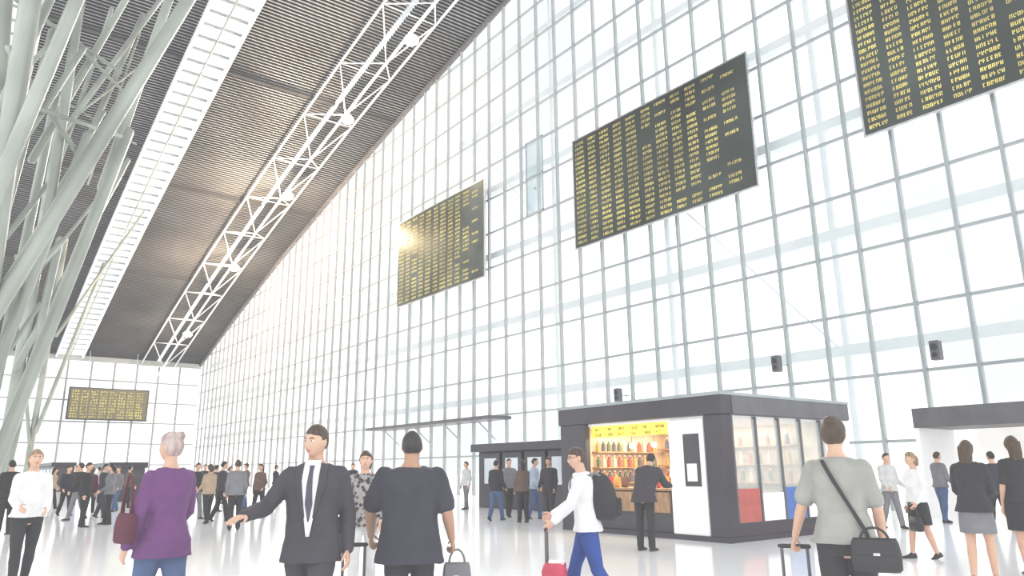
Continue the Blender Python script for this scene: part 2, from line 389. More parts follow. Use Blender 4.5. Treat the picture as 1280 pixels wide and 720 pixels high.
obj('lettering', bm, 'black', mb)
bxo('base_wall', (.32, .02, .1), (3.75, .12, .35), 'char', t)
bxo('side_glass', (.36, .05, .35), (3.7, .07, 2.40), 'frost', t)
bm = bmesh.new()
for xx in (.34, 1.15, 1.98, 2.8, 3.62): box(bm, (xx, .02, .35), (xx+.05, .12, 2.44))
obj('glazing_frame', bm, 'shopgrey', t)
bxo('accent_strip', (.40, .03, .36), (1.12, .045, 1.0), 'red', t); bxo('accent_strip', (2.04, .03, .36), (2.78, .045, 1.0), 'blueacc', t)
bxo('accent_strip', (1.2, .03, .36), (1.96, .045, .9), 'panelwhite', t); bxo('accent_strip', (2.86, .03, .36), (3.6, .045, .9), 'panelwhite', t)
for k in range(3):
    bxo('shelf', (3.25, .5, 1.05+k*.42), (3.6, 4.6, 1.08+k*.42), 'wood', t)
for k in range(3):
    bxo('wall_shelf', (.9, W-.42, 1.05+k*.38), (3.2, W-.15, 1.075+k*.38), 'wood', t)
def area(name, loc, e, sx, sy, col, rot=(0, 0, 0)):
    ld = bpy.data.lights.new(name, 'AREA'); ld.energy = e; ld.shape = 'RECTANGLE'; ld.size = sx; ld.size_y = sy; ld.color = col
    lo = bpy.data.objects.new(name, ld); lo.location = loc; lo.rotation_euler = rot; C.objects.link(lo)
area('kiosk_light', (K[0]+1.8, K[1]+2.5, 2.37), 210, 3, 3.5, (1, .80, .58))
for yy, d in ((1.95, 'right'), (2.65, 'middle'), (3.35, 'left')):
    t2 = thing('pendant_lamp', '%s small round lamp hanging over the kiosk counter' % d, 'lamp', (K[0]+.95, K[1]+yy, 1.95))
    bm = bmesh.new(); ellip(bm, (0, 0, 0), (.06, .06, .06), 8); obj('bulb', bm, 'lamp', t2, True)
    bm = bmesh.new(); tube(bm, [(0, 0, .06), (0, 0, .448)], .008, 6, rnd=False); obj('cord', bm, 'black', t2)
bc = [mat('bottle_%d' % i, c, .25) for i, c in enumerate(((.35,.12,.09), (.12,.18,.11), (.45,.32,.14), (.6,.55,.5), (.12,.12,.18)))]
bprot = []
for i in range(5):
    bm = bmesh.new(); tube(bm, [(0,0,.0), (0,0,.02), (0,0,.16), (0,0,.20), (0,0,.24)], [.035,.037,.037,.016,.014], 10, rnd=False)
    me = bpy.data.meshes.new('bottle'); bm.to_mesh(me); bm.free(); me.materials.append(bc[i]); bprot.append(me)
bm = bmesh.new(); tube(bm, [(0,0,.24), (0,0,.265)], .018, 8, rnd=False); cap = bpy.data.meshes.new('cap'); bm.to_mesh(cap); bm.free(); cap.materials.append(M['panelwhite'])
lv = ['lowest', 'middle', 'top']; cn = ['red', 'green', 'amber', 'white', 'navy']
def bottle(i, loc, lab, grp):
    o = bpy.data.objects.new('bottle', bprot[i]); C.objects.link(o); o.location = loc; o.scale = (1.4, 1.4, 1.1)
    tag(o, lab, 'bottle', grp)
    c = bpy.data.objects.new('cap', cap); C.objects.link(c); c.parent = o
for k in range(3):
    for j in range(15):
        i = (j*3+k*2+j//4) % 5
        bottle(i, (K[0]+3.42, K[1]+.75+j*.26, 1.081+k*.42), '%s bottle on the %s wooden back shelf inside the kiosk' % (cn[i], lv[k]), '%s bottles on the %s back shelf' % (cn[i], lv[k]))
    for j in range(12):
        i = (j*2+k+j//3) % 5
        bottle(i, (K[0]+1.0+j*.19, K[1]+W-.28, 1.076+k*.38), '%s bottle on the %s wooden side shelf inside the kiosk' % (cn[i], lv[k]), '%s bottles on the %s side shelf' % (cn[i], lv[k]))
pc = [mat('packet_%d' % i, c, .4) for i, c in enumerate(((.75,.45,.12), (.6,.1,.1), (.8,.78,.7), (.25,.13,.08)))]
for j, (yy, i, nm) in enumerate(((1.75, 0, 'orange'), (1.98, 1, 'red'), (2.22, 2, 'cream'), (2.95, 3, 'brown'), (3.2, 0, 'orange'), (3.44, 1, 'red'))):
    bm = bmesh.new(); rings(bm, [[V((math.copysign(d, a), b*w_, z)) for a, b in ((1,-1),(1,1),(-1,1),(-1,-1))] for z, d, w_ in ((0,.012,.085), (.03,.04,.08), (.12,.05,.075), (.2,.035,.08), (.24,.006,.09))])
    o = obj('snack_packet', bm, pc[i], None); o.location = (K[0]+.25, K[1]+yy, 1.001)
    tag(o, '%s snack packet standing on the kiosk counter, %s' % (nm, 'by the white panel' if yy < 2.6 else 'by the dark side panel'), 'packet')
t = thing('coffee_machine', 'steel coffee machine on the kiosk counter', 'coffee machine', (K[0]+.55, K[1]+2.62, 1.001))
bxo('body', (-.15, -.18, 0), (.2, .18, .42), 'metal', t, .02); bxo('drip_tray', (-.2, -.15, 0), (-.15, .15, .05), 'black', t)
bm = bmesh.new(); tube(bm, [(-.16, 0, .28), (-.24, 0, .24)], .02, 8); obj('spout', bm, 'black', t)
# ------------------------------------------------------------------ low booth, shops
def booth(name, label, a, b, H, n, lit, cat='booth'):
    t = thing(name, label, cat, (a[0], a[1], 0)); L = b[1]-a[1]
    bxo('body', (.2, 0, 0), (1.6, L, H-.3), 'char2', t); bxo('roof', (-.15, -.1, H-.3), (1.7, L+.1, H), 'char', t, .02)
    for k in range(n):
        y0 = .15+k*(L-.3)/n; y1 = y0+(L-.3)/n-.18
        f = bxo('door_panel', (.1, y0, .05), (.2, y1, H-.35), 'char', t)
        bxo('pane', (.08, y0+.2, .9), (.1, y1-.2, H-.55), lit, f)
    return t
pane = mat('greyblue_lit_pane', (.5, .54, .58), .3, 0, .2, 1, emit=.25)
booth('ticket_booth', 'low dark booth with pale glazed panels left of the kiosk', (17, 18.9), (17, 24.6), 2.4, 4, pane)
lit = mat('bright_shop_interior', (.8, .78, .75), .5, 0, .3, 1.5, emit=.6)
def shop(label, X, ya, yb, H):
    t = thing('shop', label, 'shop', (X, ya, 0)); L = yb-ya
    bxo('fascia', (0, 0, H-.55), (2.6, L, H), 'shopgrey', t, .02); bxo('back_wall', (2.3, 0, 0), (2.4, L, H-.55), lit, t)
    for yy in (0, L-.12): bxo('side_wall', (.05, yy, 0), (2.3, yy+.12, H-.55), 'panelwhite', t)
    n = int(L/2.2)
    for k in range(n):
        y0 = .5+k*2.2; s = bxo('display_stand', (.7, y0, 0), (1.3, y0+1.3, 1.25), 'shopgrey', t)
        for q in range(3): bxo('goods_row', (.62, y0+.08, .3+q*.34), (.72, y0+1.2, .48+q*.34), pc[(q+k) % 4], s)
shop('grey fronted shop with bright interior under the glass wall at right', 22, -.5, 9.9, 3.0)
booth('check_in_counter', 'dark low counter block at far left before the end wall', (7.4, 44), (7.4, 49), 2.0, 4, pane)
booth('check_in_counter', 'long far dark counter block in front of the end wall board', (8, 74), (8, 90), 2.4, 6, pane)
# ------------------------------------------------------------------ people
BAKE = []
SK = [mat('skin_light', (.66, .42, .31), .5, 0, .05, 12), mat('skin_tan', (.48, .29, .20), .5, 0, .05, 12)]
HM = {'brown': mat('hair_brown', (.08, .05, .03), .5, 0, .35, 30, .5, 120, stretch=(1,1,.15)), 'black': mat('hair_black', (.03, .025, .025), .45, 0, .35, 30, .5, 120, stretch=(1,1,.15)),
      'fair': mat('hair_fair', (.34, .24, .15), .5, 0, .3, 30, .5, 120, stretch=(1,1,.15)), 'grey': mat('hair_grey', (.50, .40, .38), .5, 0, .3, 30, .5, 120, stretch=(1,1,.15))}
EYEW = mat('eye_white', (.8, .78, .75), .2); IRIS = mat('iris', (.06, .04, .03), .2); LIP = mat('lips', (.5, .2, .17), .4); SHOE = mat('shoe_leather', (.03, .028, .03), .35)
TM = [(.80,.07,.06,0), (.84,.135,.10,0), (.92,.168,.115,-.008), (1.0,.158,.108,0), (1.10,.148,.10,.005), (1.22,.162,.112,.005), (1.33,.178,.12,0), (1.40,.178,.105,-.005), (1.445,.145,.08,-.01), (1.475,.085,.062,-.012), (1.51,.057,.057,-.006), (1.60,.054,.056,.008)]
TF = [(.80,.07,.06,0), (.84,.135,.10,0), (.92,.172,.118,-.01), (1.0,.155,.105,0), (1.10,.128,.09,.005), (1.22,.140,.105,.012), (1.31,.155,.125,.015), (1.39,.155,.098,-.003), (1.44,.125,.074,-.01), (1.475,.072,.056,-.012), (1.51,.048,.05,-.006), (1.60,.046,.05,.008)]
def sstep(a, b, x):
    t = max(0, min(1, (x-a)/(b-a))); return t*t*(3-2*t)
def adir(p, o, s): p, o = R_(p), R_(o); return V((s*math.sin(o), math.sin(p)*math.cos(o), -math.cos(p)*math.cos(o)))
def walk(a):
    f = (V((.02, math.sin(R_(a)), -math.cos(R_(a)))), V((0, math.sin(R_(a*.6)), -math.cos(R_(a*.6)))))
    b = (V((0, -math.sin(R_(a*.6)), -math.cos(R_(a*.6)))), V((0, -math.sin(R_(a*1.5)), -math.cos(R_(a*1.5)))))
    return f, b
class Person:
    def __init__(s, label, u=None, sc=None, pos=None, rel=0, H=1.75, w=1.0, fem=False, lean=0, head=(0, 0), aR=None, aL=None, legs=None, curl=(.35, .35), vox=.008, skin=0, pn=None):
        s.pos = pos if pos is not None else place(u, sc); s.pos = V((s.pos[0], s.pos[1], 0))
        c = -V((s.pos.x, s.pos.y, 0)).normalized(); r = V((-c.y, c.x, 0))
        f = c*math.cos(R_(rel))+r*math.sin(R_(rel)); s.rz = math.atan2(-f.x, f.y)
        s.s = H/1.75; s.w = w; s.fem = fem; s.lean = R_(lean); s.vox = vox; s.T = TF if fem else TM; s.g = .015
        s.root = thing('person', label, 'person', s.pos, s.rz)
        s.MW = Matrix.Translation(s.pos) @ Matrix.Rotation(s.rz, 4, 'Z')
        legs = legs or ((V((.06, .02, -1)), V((.0, -.02, -1))), (V((-.06, .02, -1)), V((0, -.02, -1))))
        s.hip = []; s.knee = []; s.ank = []
        for i, sd in enumerate((1, -1)):
            h = V((sd*.09, 0, .90)); k = h+legs[i][0].normalized()*.43; a = k+legs[i][1].normalized()*.41
            s.hip.append(h); s.knee.append(k); s.ank.append(a)
        s.dz = -(min(a.z for a in s.ank)-.075)
        aR = aR or (adir(2, 8, 1), adir(12, 4, 1)); aL = aL or (adir(2, 8, -1), adir(12, 4, -1))
        s.sh = []; s.el = []; s.wr = []; s.hd = []
        shx = (.168 if not fem else .148)*w
        for i, (sd, A) in enumerate(((1, aR), (-1, aL))):
            p = s.bend(V((sd*shx, -.005, 1.395))); e = p+A[0].normalized()*.285; q = e+A[1].normalized()*.25
            s.sh.append(p); s.el.append(e); s.wr.append(q); s.hd.append(A[1].normalized())
        hc = s.bend(V((0, .02, 1.635))); s.HM4 = Matrix.Translation(hc) @ Matrix.Rotation(-s.lean*.5+R_(head[1]), 4, 'X') @ Matrix.Rotation(R_(head[0]), 4, 'Z')
        bm = bmesh.new()
        s.torso(bm, .80, 1.60, 0)
        for i, sd in enumerate((1, -1)):
            s.arm(bm, i, 1.0, 0); s.leg(bm, i, 0); s.hand(bm, i, sd, curl[i], pn)
        def hf(d):
            x, y, z = d; X = .076*x; Y = .098*y; Z = .117*z
            if z < 0:
                X *= 1-.30*z*z
                Y *= (1-.45*(-z)) if y < 0 else 1
            if y > 0: Y *= .93
            if y > .2:
                E = math.exp
                Y += .024*E(-((X/.012)**2+((Z+.018)/.02)**2))+.010*E(-((X/.009)**2+((Z-.008)/.02)**2))
                Y -= .009*E(-(((abs(X)-.031)/.014)**2+((Z-.013)/.010)**2)); Y += .005*E(-((Z-.034)/.009)**2-(X/.05)**2)
                Y += .007*E(-((X/.022)**2+((Z+.056)/.010)**2))+.009*E(-((X/.022)**2+((Z+.095)/.016)**2))
            return V((X, Y, Z))
        ellip(bm, (0, 0, 0), (1, 1, 1), 24, s.HM4, hf)
        for sd in (1, -1): ellip(bm, (sd*.077, -.008, -.004), (.010, .02, .033), 6, s.HM4)
        s.put('body', bm, SK[skin], s.vox, 2, 0)
    def bend(s, p):
        a = -s.lean*max(0, min(1, (p.z-.88)/.4)); y, z = p.y, p.z-.88
        return V((p.x, y*math.cos(a)-z*math.sin(a), .88+y*math.sin(a)+z*math.cos(a)))
    def put(s, name, bm, m, vox, sm, disp, parent=None, solid=0, label=None):
        for v in bm.verts: v.co = (v.co+V((0, 0, s.dz)))*s.s
        o = obj(name, bm, m, parent or s.root, True)
        if label: o['label'] = label
        if solid: md = o.modifiers.new('s', 'SOLIDIFY'); md.thickness = solid; md.offset = 1
        if vox: md = o.modifiers.new('r', 'REMESH'); md.mode = 'VOXEL'; md.voxel_size = vox; md.use_smooth_shade = True
        if sm: md = o.modifiers.new('m', 'SMOOTH'); md.iterations = sm; md.factor = .5
        if vox or solid: BAKE.append((o, disp))
        return o
    def tr(s, z):
        T = s.T
        if z <= T[0][0]: return T[0][1:]
        for a, b in zip(T, T[1:]):
            if z <= b[0]:
                k = (z-a[0])/(b[0]-a[0]); return tuple(a[i]+(b[i]-a[i])*k for i in (1, 2, 3))
        return T[-1][1:]
    def torso(s, bm, z0, z1, g, hem=None):
        rs = []; N = 24; n = max(6, int((z1-z0)/.025))
        for i in range(n+1):
            z = z0+(z1-z0)*i/n; rx, ry, yo = s.tr(z)
            ww = s.w if z < 1.46 else 1
            if g:
                if z < .95: rx, ry = max(rx, .166), max(ry, .115)
                if hem and z < .95:
                    k = (.95-z)/(.95-z0+1e-6); rx += hem*k; ry += hem*k
            rx = rx*ww+g; ry = ry*(1+(ww-1)*1.3)+g
            rg = []
            for k in range(N):
                a = 2*math.pi*k/N; ca, sa = math.cos(a), math.sin(a)
                e = .82 if 1.0 < z < 1.44 else .95
                rg.append(s.bend(V((math.copysign(abs(ca)**e, ca)*rx, yo+math.copysign(abs(sa)**e, sa)*ry, z))))
            rs.append(rg)
        rings(bm, rs)
    def surf(s, x, z, side=1, off=.03):
        rx, ry, yo = s.tr(z); rx = rx*s.w+off; ry = ry*(1+(s.w-1)*1.3)+off
        if z < .95: rx = max(rx, .166+off); ry = max(ry, .115+off)
        q = max(0, 1-abs(x/rx)**2.3); return s.bend(V((x, yo+side*ry*q**.5, z)))
    def arm(s, bm, i, frac, g):
        p, e, q = s.sh[i], s.el[i], s.wr[i]; k = .9 if s.fem else 1; k *= .5+.5*s.w
        pts = [p, p.lerp(e, .3), p.lerp(e, .7), e]; rr = [.056*k+g, .052*k+g, .044*k+g, .040*k+g]
        if frac <= .5:
            pts = [p, p.lerp(e, .35), p.lerp(e, .75)]; rr = [.056*k+g, .054*k+g, .05*k+g+.008]
        else:
            f = (frac-.5)*2; pts += [e.lerp(q, .25*f), e.lerp(q, .6*f), e.lerp(q, f)]; rr += [.041*k+g, .034*k+g, .026*k+g*(1.0)]
        tube(bm, pts, rr, 14)
    def leg(s, bm, i, g, end=1.0, flare=0):
        h, k, a = s.hip[i], s.knee[i], s.ank[i]; q = k.lerp(a, end)
        pts = [h+V((0, 0, .03)), h.lerp(k, .3), h.lerp(k, .7), k, k.lerp(q, .3), k.lerp(q, .7), q]
        rr = [.086+g, .083+g, .064+g, .054+g, .056+g, .043+g+flare*.5, .034+g+flare]
        tube(bm, pts, rr, 14)
    def hand(s, bm, i, sd, curl, pn=None):
        d = s.hd[i]; q = s.wr[i]; n = V(pn[i]) if pn and pn[i] else V((-sd, 0, 0)); n = (n-d*n.dot(d)).normalized(); t = n.cross(d)
        if t.y < 0: t = -t
        k = .92 if s.fem else 1
        tube(bm, [q-d*.02, q+d*.02, q+d*.05, q+d*.085], [.026*k, .034*k, .041*k, .039*k], 12, .42, tuple(n))
        for j, (off, L) in enumerate(((.031, .075), (.0105, .084), (-.010, .078), (-.030, .062))):
            b = q+d*.085+t*off*k; dd = (d+t*off*2.2).normalized(); pts = [b-dd*.01]; p = b; ang = curl*.6
            for f in (.45, .32, .23):
                v = dd*math.cos(ang)+n*math.sin(ang); p = p+v*L*k*f; pts.append(p); ang += curl
            tube(bm, pts, [.0095*k, .009*k, .008*k, .007*k], 8)
        b = q+d*.025+t*.028; v1 = (d*.65+t*.7+n*.3).normalized(); v2 = (d+t*.15+n*(.3+curl*.5)).normalized()
        tube(bm, [b, b+v1*.038, b+v1*.038+v2*.03, b+v1*.038+v2*.055], [.014, .012, .0105, .008], 8)
    def grip(s, i): return s.MW @ ((s.wr[i]+s.hd[i]*.10+V((0, 0, s.dz)))*s.s)
    def W(s, p): return s.MW @ ((p+V((0, 0, s.dz)))*s.s)
    def top(s, m, name='shirt', hem=.86, neck=1.475, sleeve=1.0, g=.014, flare=.0, disp=.007, label=None):
        bm = bmesh.new(); s.g = g
        s.torso(bm, hem, neck, g+.006, flare+.012)
        if sleeve:
            for i in (0, 1): s.arm(bm, i, sleeve, g*.9)
        return s.put(name, bm, m, max(s.vox, .010), 2, disp, label=label)
    def trousers(s, m, name='trousers', g=.016, flare=.012, disp=.006, waist=1.0):
        bm = bmesh.new(); s.torso(bm, .82, waist, .008)
        for i in (0, 1): s.leg(bm, i, g, .98, flare)
        return s.put(name, bm, m, max(s.vox, .010), 2, disp)
    def skirt(s, m, hem=.5, name='skirt', fl=.03):
        bm = bmesh.new(); rs = []
        for z, k in ((1.0, 0), (.95, .1), (.85, .5), (.7, .8), (hem, 1)):
            rx, ry, yo = s.tr(max(z, .92)); rx = rx*s.w+.010+fl*k; ry = ry+.010+fl*k*1.5
            rs.append([V((math.cos(a*math.pi/12)*rx*(1+.03*math.cos(a*2.2)*k), yo+math.sin(a*math.pi/12)*ry, z)) for a in range(24)])
        rings(bm, rs); return s.put(name, bm, m, max(s.vox, .010), 2, .006)
    def shoes(s, m=None):
        for i in (0, 1):
            a = s.ank[i]; sh = (s.ank[i]-s.knee[i]).normalized(); lift = max(0, min(.9, (-sh.y)*1.2)) if sh.y < -.25 else 0
            f = V((0, math.cos(lift), -math.sin(lift))); up = V((0, math.sin(lift), math.cos(lift)))
            bm = bmesh.new(); rs = []
            for t_, wd, hh in ((-.065, .022, .05), (-.055, .034, .085), (-.02, .038, .105), (.03, .038, .10), (.08, .043, .065), (.13, .046, .05), (.17, .038, .04), (.195, .018, .025)):
                c = a+f*t_-up*.075; rg = []
                for k in range(12):
                    an = 2*math.pi*k/12; rg.append(c+V((1, 0, 0))*wd*math.cos(an)+up*max(0.0, hh*.5+hh*.5*math.sin(an)))
                rs.append(rg)
            rings(bm, rs); s.put('shoe', bm, m or SHOE, 0, 0, 0)
    def hair(s, col, style='short'):
        bm = bmesh.new()
        def hf(d):
            x, y, z = d
            pts = ((-1, -.6), (-.3, -.5), (.05, -.15), (.3, .3), (.6, .42), (1, .5)); th = .5
            for a, b in zip(pts, pts[1:]):
                if a[0] <= y <= b[0]: th = a[1]+(b[1]-a[1])*(y-a[0])/(b[0]-a[0])
            if style != 'short' and y < .3: th -= .15
            k = sstep(th-.12, th+.12, z); q = .80+.30*k+(.03 if style != 'short' else 0)*k
            q += .05*k*sstep(.2, .8, y)*(1+math.sin(x*9))*.6
            jaw = 1-.30*z*z if z < 0 else 1
            by = (1-.35*(-z)) if (z < 0 and y < 0) else 1
            return V((.076*x*q*jaw, .098*y*q*by*(.95 if y > 0 else 1.03), .117*z*q*.98))
        ellip(bm, (0, 0, .004), (1, 1, 1), 20, s.HM4, hf)
        if style == 'bun': ellip(bm, (0, -.085, .085), (.045, .042, .04), 10, s.HM4)
        if style in ('long', 'bob', 'tail'):
            L = {'long': .30, 'bob': .12, 'tail': .22}[style]; wd = .085 if style != 'tail' else .035
            rs = []
            for i in range(9):
                t = i/8; z = .05-(L+.05)*t; wx = wd*(1-.35*t*t)
                rs.append([s.HM4 @ V((math.cos(a*math.pi/8)*wx, -.062-.03*math.sin(t*2)+math.sin(a*math.pi/8)*(.055-.02*t), z)) for a in range(16)])
            rings(bm, rs)
        s.put('hair', bm, HM[col], max(.006, s.vox*.8), 1, .007)
    def face(s):
        for sd in (1, -1):
            bm = bmesh.new(); ellip(bm, (sd*.031, .0715, .013), (.0125, .0115, .0085), 8, s.HM4); e = s.put('eye', bm, EYEW, 0, 0, 0)
            bm = bmesh.new(); ellip(bm, (sd*.031, .0795, .013), (.0055, .005, .0055), 6, s.HM4); s.put('iris', bm, IRIS, 0, 0, 0, e)
            bm = bmesh.new(); tube(bm, [s.HM4 @ V((sd*x, y, z)) for x, y, z in ((.016, .089, .030), (.032, .085, .035), (.047, .074, .030))], [.003, .0035, .002], 6); s.put('eyebrow', bm, HM['brown'], 0, 0, 0)
        bm = bmesh.new(); tube(bm, [s.HM4 @ V((x, y, -.056)) for x, y in ((-.022, .082), (-.01, .0905), (0, .092), (.01, .0905), (.022, .082))], [.002, .005, .005, .005, .002], 6); s.put('mouth', bm, LIP, 0, 0, 0)
    def patch(s, name, pts_l, pts_r, m, off, side=1, parent=None):
        bm = bmesh.new(); rows = []; NN = 6
        PL, PR = [], []
        for src, dst in ((pts_l, PL), (pts_r, PR)):
            for a, b in zip(src, src[1:]):
                for q in range(4): dst.append((a[0]+(b[0]-a[0])*q/4, a[1]+(b[1]-a[1])*q/4))
            dst.append(src[-1])
        for a, b in zip(PL, PR):
            rows.append([bm.verts.new(s.surf(a[0]+(b[0]-a[0])*k/NN, a[1]+(b[1]-a[1])*k/NN, side, off)) for k in range(NN+1)])
        for r, q in zip(rows, rows[1:]):
            for k in range(NN): bm.faces.new((r[k], r[k+1], q[k+1], q[k]))
        return s.put(name, bm, m, 0, 0, 0, parent, solid=.004)
CL = {k: cloth(k, c) for k, c in {
 'charcoal_suit': (.060, .055, .068), 'white_cotton': (.82, .82, .83), 'navy_knit': (.045, .045, .065), 'purple_wool': (.17, .06, .20), 'burgundy': (.12, .025, .05),
 'denim': (.09, .14, .27), 'bright_denim': (.03, .08, .32), 'black_cloth': (.040, .040, .046), 'grey_tee': (.36, .36, .34), 'grey_cloth': (.22, .22, .24),
 'pale_blue_cloth': (.45, .52, .62), 'tan_cloth': (.45, .35, .26), 'light_grey': (.6, .6, .6), 'blue_cloth': (.09, .13, .30), 'brown_cloth': (.16, .11, .09), 'tie_grey': (.09, .09, .12)}.items()}
pm = bpy.data.materials.new('black_white_print'); pm.use_nodes = True; n = pm.node_tree.nodes; l = pm.node_tree.links
tc = n.new('ShaderNodeTexCoord'); vo = n.new('ShaderNodeTexVoronoi'); vo.inputs['Scale'].default_value = 22; cr = n.new('ShaderNodeValToRGB')
cr.color_ramp.elements[0].position = .38; cr.color_ramp.elements[0].color = (.05, .045, .05, 1); cr.color_ramp.elements[1].position = .58; cr.color_ramp.elements[1].color = (.36, .34, .33, 1)
l.new(tc.outputs['Object'], vo.inputs[0]); l.new(vo.outputs['Distance'], cr.inputs[0]); l.new(cr.outputs[0], n['Principled BSDF'].inputs['Base Color']); n['Principled BSDF'].inputs['Roughness'].default_value = .8
CL['print'] = pm
def bag(name, label, cat, loc, rz, w, d, h, m, handle=.18, flap=True):
    t = thing(name, label, cat, loc, rz)
    bm = bmesh.new(); rs = []
    for z, k, e in ((0, .88, .8), (.02, 1, 1), (h*.5, 1.02, 1.05), (h*.85, .95, .75), (h, .86, .35)):
        rs.append([V((math.copysign(abs(math.cos(a*math.pi/12))**.5, math.cos(a*math.pi/12))*w/2*k, math.copysign(abs(math.sin(a*math.pi/12))**.5, math.sin(a*math.pi/12))*d/2*e, z)) for a in range(24)])
    rings(bm, rs); obj('body', bm, m, t, True)
    if flap: bxo('flap', (-w*.4, -d*.56, h*.5), (w*.4, -d*.50, h*.97), m, t, .008); bxo('buckle', (-.02, -d*.6, h*.5), (.02, -d*.56, h*.58), 'metal', t)
    if handle:
        for s in (-1, 1):
            bm = bmesh.new(); tube(bm, [(math.cos(a)*w*.28, s*d*.12*(1-math.sin(a)), h*.93+math.sin(a)*handle) for a in [math.pi*k/10 for k in range(11)]], .008, 8); obj('handle', bm, m, t, True)
    return t
def suitcase(label, loc, rz, w, d, h, m, hh):
    t = thing('suitcase', label, 'suitcase', loc, rz)
    bxo('shell', (-w/2, -d/2, .06), (w/2, d/2, .06+h), m, t, .04)
    bm = bmesh.new()
    for k in range(5):
        x = -w*.36+k*w*.18; box(bm, (x-.012, -d/2-.008, .12), (x+.012, d/2+.008, h))
    obj('rib', bm, m, t)
    for sx in (-1, 1):
        for sy in (-1, 1):
            bm = bmesh.new(); tube(bm, [(sx*w*.4-.012, sy*d*.35, .03), (sx*w*.4+.012, sy*d*.35, .03)], .03, 12, rnd=False); box(bm, (sx*w*.4-.02, sy*d*.35-.015, .03), (sx*w*.4+.02, sy*d*.35+.015, .075)); obj('wheel', bm, 'black', t)
    bm = bmesh.new()
    for sx in (-1, 1): tube(bm, [(sx*w*.25, d*.35, h), (sx*w*.25, d*.35, hh)], .012, 8)
    hb = obj('telescopic_handle', bm, 'darkmetal', t, True)
    bm = bmesh.new(); tube(bm, [(-w*.28, d*.35, hh), (w*.28, d*.35, hh)], .017, 10); obj('grip', bm, 'black', hb, True)
    return t
# --- hero people
f, b = walk(22)
p = Person('person in a dark suit and white shirt walking forward, one arm reaching out', 394, 172, rel=-12, H=1.78, w=1.03, head=(-30, -4), legs=(b, f),
           aR=(V((.38, .34, -.62)), V((.30, .88, -.14))), aL=(adir(-14, 14, -1), adir(14, 4, -1)), vox=.0065, pn=(V((0, .2, -1)), None), curl=(.25, .4))
p.trousers(CL['charcoal_suit']); p.shoes(); jk = p.top(CL['charcoal_suit'], 'suit_jacket', .80, 1.482, 1.0, .020, .012)
p.patch('shirt_front', [(-.07, 1.485), (-.065, 1.36), (-.035, 1.12), (-.012, .98)], [(.07, 1.485), (.065, 1.36), (.035, 1.12), (.012, .98)], CL['white_cotton'], .036)
p.patch('necktie', [(-.018, 1.465), (-.014, 1.44), (-.026, 1.20), (-.004, 1.08)], [(.018, 1.465), (.014, 1.44), (.026, 1.20), (.004, 1.08)], CL['tie_grey'], .042)
for s_ in (-1, 1): p.patch('lapel', [(s_*.06, 1.487), (s_*.06, 1.36), (s_*.028, 1.11)], [(s_*.105, 1.47), (s_*.115, 1.34), (s_*.036, 1.10)], CL['charcoal_suit'], .040)
p.patch('shirt_collar', [(-.06, 1.505), (-.055, 1.485), (-.02, 1.462)], [(.06, 1.505), (.055, 1.485), (.02, 1.462)], CL['white_cotton'], .034)
p.hair('brown'); p.face()
f, b = walk(14)
p = Person('person in a dark short sleeved shirt walking away, seen from behind', 514, 164, rel=172, H=1.72, w=1.22, legs=(f, b), head=(10, 0),
           aR=(adir(-4, 18, 1), adir(34, 6, 1)), aL=(adir(8, 24, -1), adir(38, 4, -1)), vox=.0065, skin=1, curl=(1.0, 1.0))
p.trousers(CL['black_cloth'], g=.022); p.shoes(); p.top(CL['navy_knit'], 'shirt', .76, 1.475, .5, .026, .02, .012); p.hair('black')
g = p.grip(0); bag('shoulder_bag', 'grey soft bag hanging from the hand of the person in dark shirt', 'bag', (g.x+.02, g.y-.02, g.z-.31), p.rz, .22, .11, .21, CL['grey_cloth'], .11)
g = p.grip(1); suitcase('pale upright suitcase pulled by the person in dark shirt', (g.x-.12, g.y+.06, 0), p.rz+.2, .34, .22, .5, mat('pale_case', (.6, .62, .64), .35), g.z)
f, b = walk(18)
p = Person('person in a purple cardigan and jeans with hair in a bun, walking away', 212, 160, rel=-150, H=1.75, w=1.02, fem=True, legs=(b, f), head=(20, -5),
           aR=(adir(14, 14, 1), adir(60, -10, 1)), aL=(adir(-6, 16, -1), adir(25, 4, -1)), vox=.0065)
p.trousers(CL['denim']); p.shoes(); p.top(CL['purple_wool'], 'cardigan', .80, 1.475, 1, .022, .02, .012)
p.hair('grey', 'bun')
w = p.W(V((-.30, .02, .92))); bag('shoulder_bag', 'small burgundy shoulder bag at the side of the person in purple', 'bag', (w.x, w.y, w.z), p.rz+1.57, .24, .08, .22, CL['burgundy'], .30, False)
f, b = walk(15)
p = Person('person in a white blouse and black trousers walking at the far left', 42, 98, rel=10, H=1.74, fem=True, legs=(f, b), aR=(adir(10, 10, 1), adir(70, -10, 1)), aL=(adir(10, 10, -1), adir(60, -12, -1)), vox=.008)
p.trousers(CL['black_cloth'], g=.010, flare=.004); p.shoes(); p.top(CL['white_cotton'], 'blouse', .90, 1.47, 1, .022, .02, .012); p.hair('fair', 'bob'); p.face()
f, b = walk(15)
p = Person('person in a black and white print blouse between the suit and the dark shirt', 457, 104, rel=-5, H=1.66, fem=True, legs=(f, b), aR=(adir(2, 10, 1), adir(60, -10, 1)), vox=.008)
p.trousers(CL['light_grey']); p.shoes(); p.top(CL['print'], 'blouse', .82, 1.47, .9, .02, .03, .01); p.hair('brown', 'bob'); p.face()
f, b = walk(20)
p = Person('person in a white shirt and blue jeans with a backpack, pulling a pink suitcase', 732, 122, rel=-92, H=1.66, lean=6, head=(20, -6), legs=(f, b),
           aL=(adir(26, 8, -1), adir(48, 6, -1)), aR=(adir(26, 6, 1), adir(62, -6, 1)), vox=.0065, curl=(.9, 1.0))
p.trousers(CL['bright_denim'], g=.018); p.shoes(); p.top(CL['white_cotton'], 'shirt', .86, 1.482, .95, .024, .012, .008); p.hair('brown'); p.face()
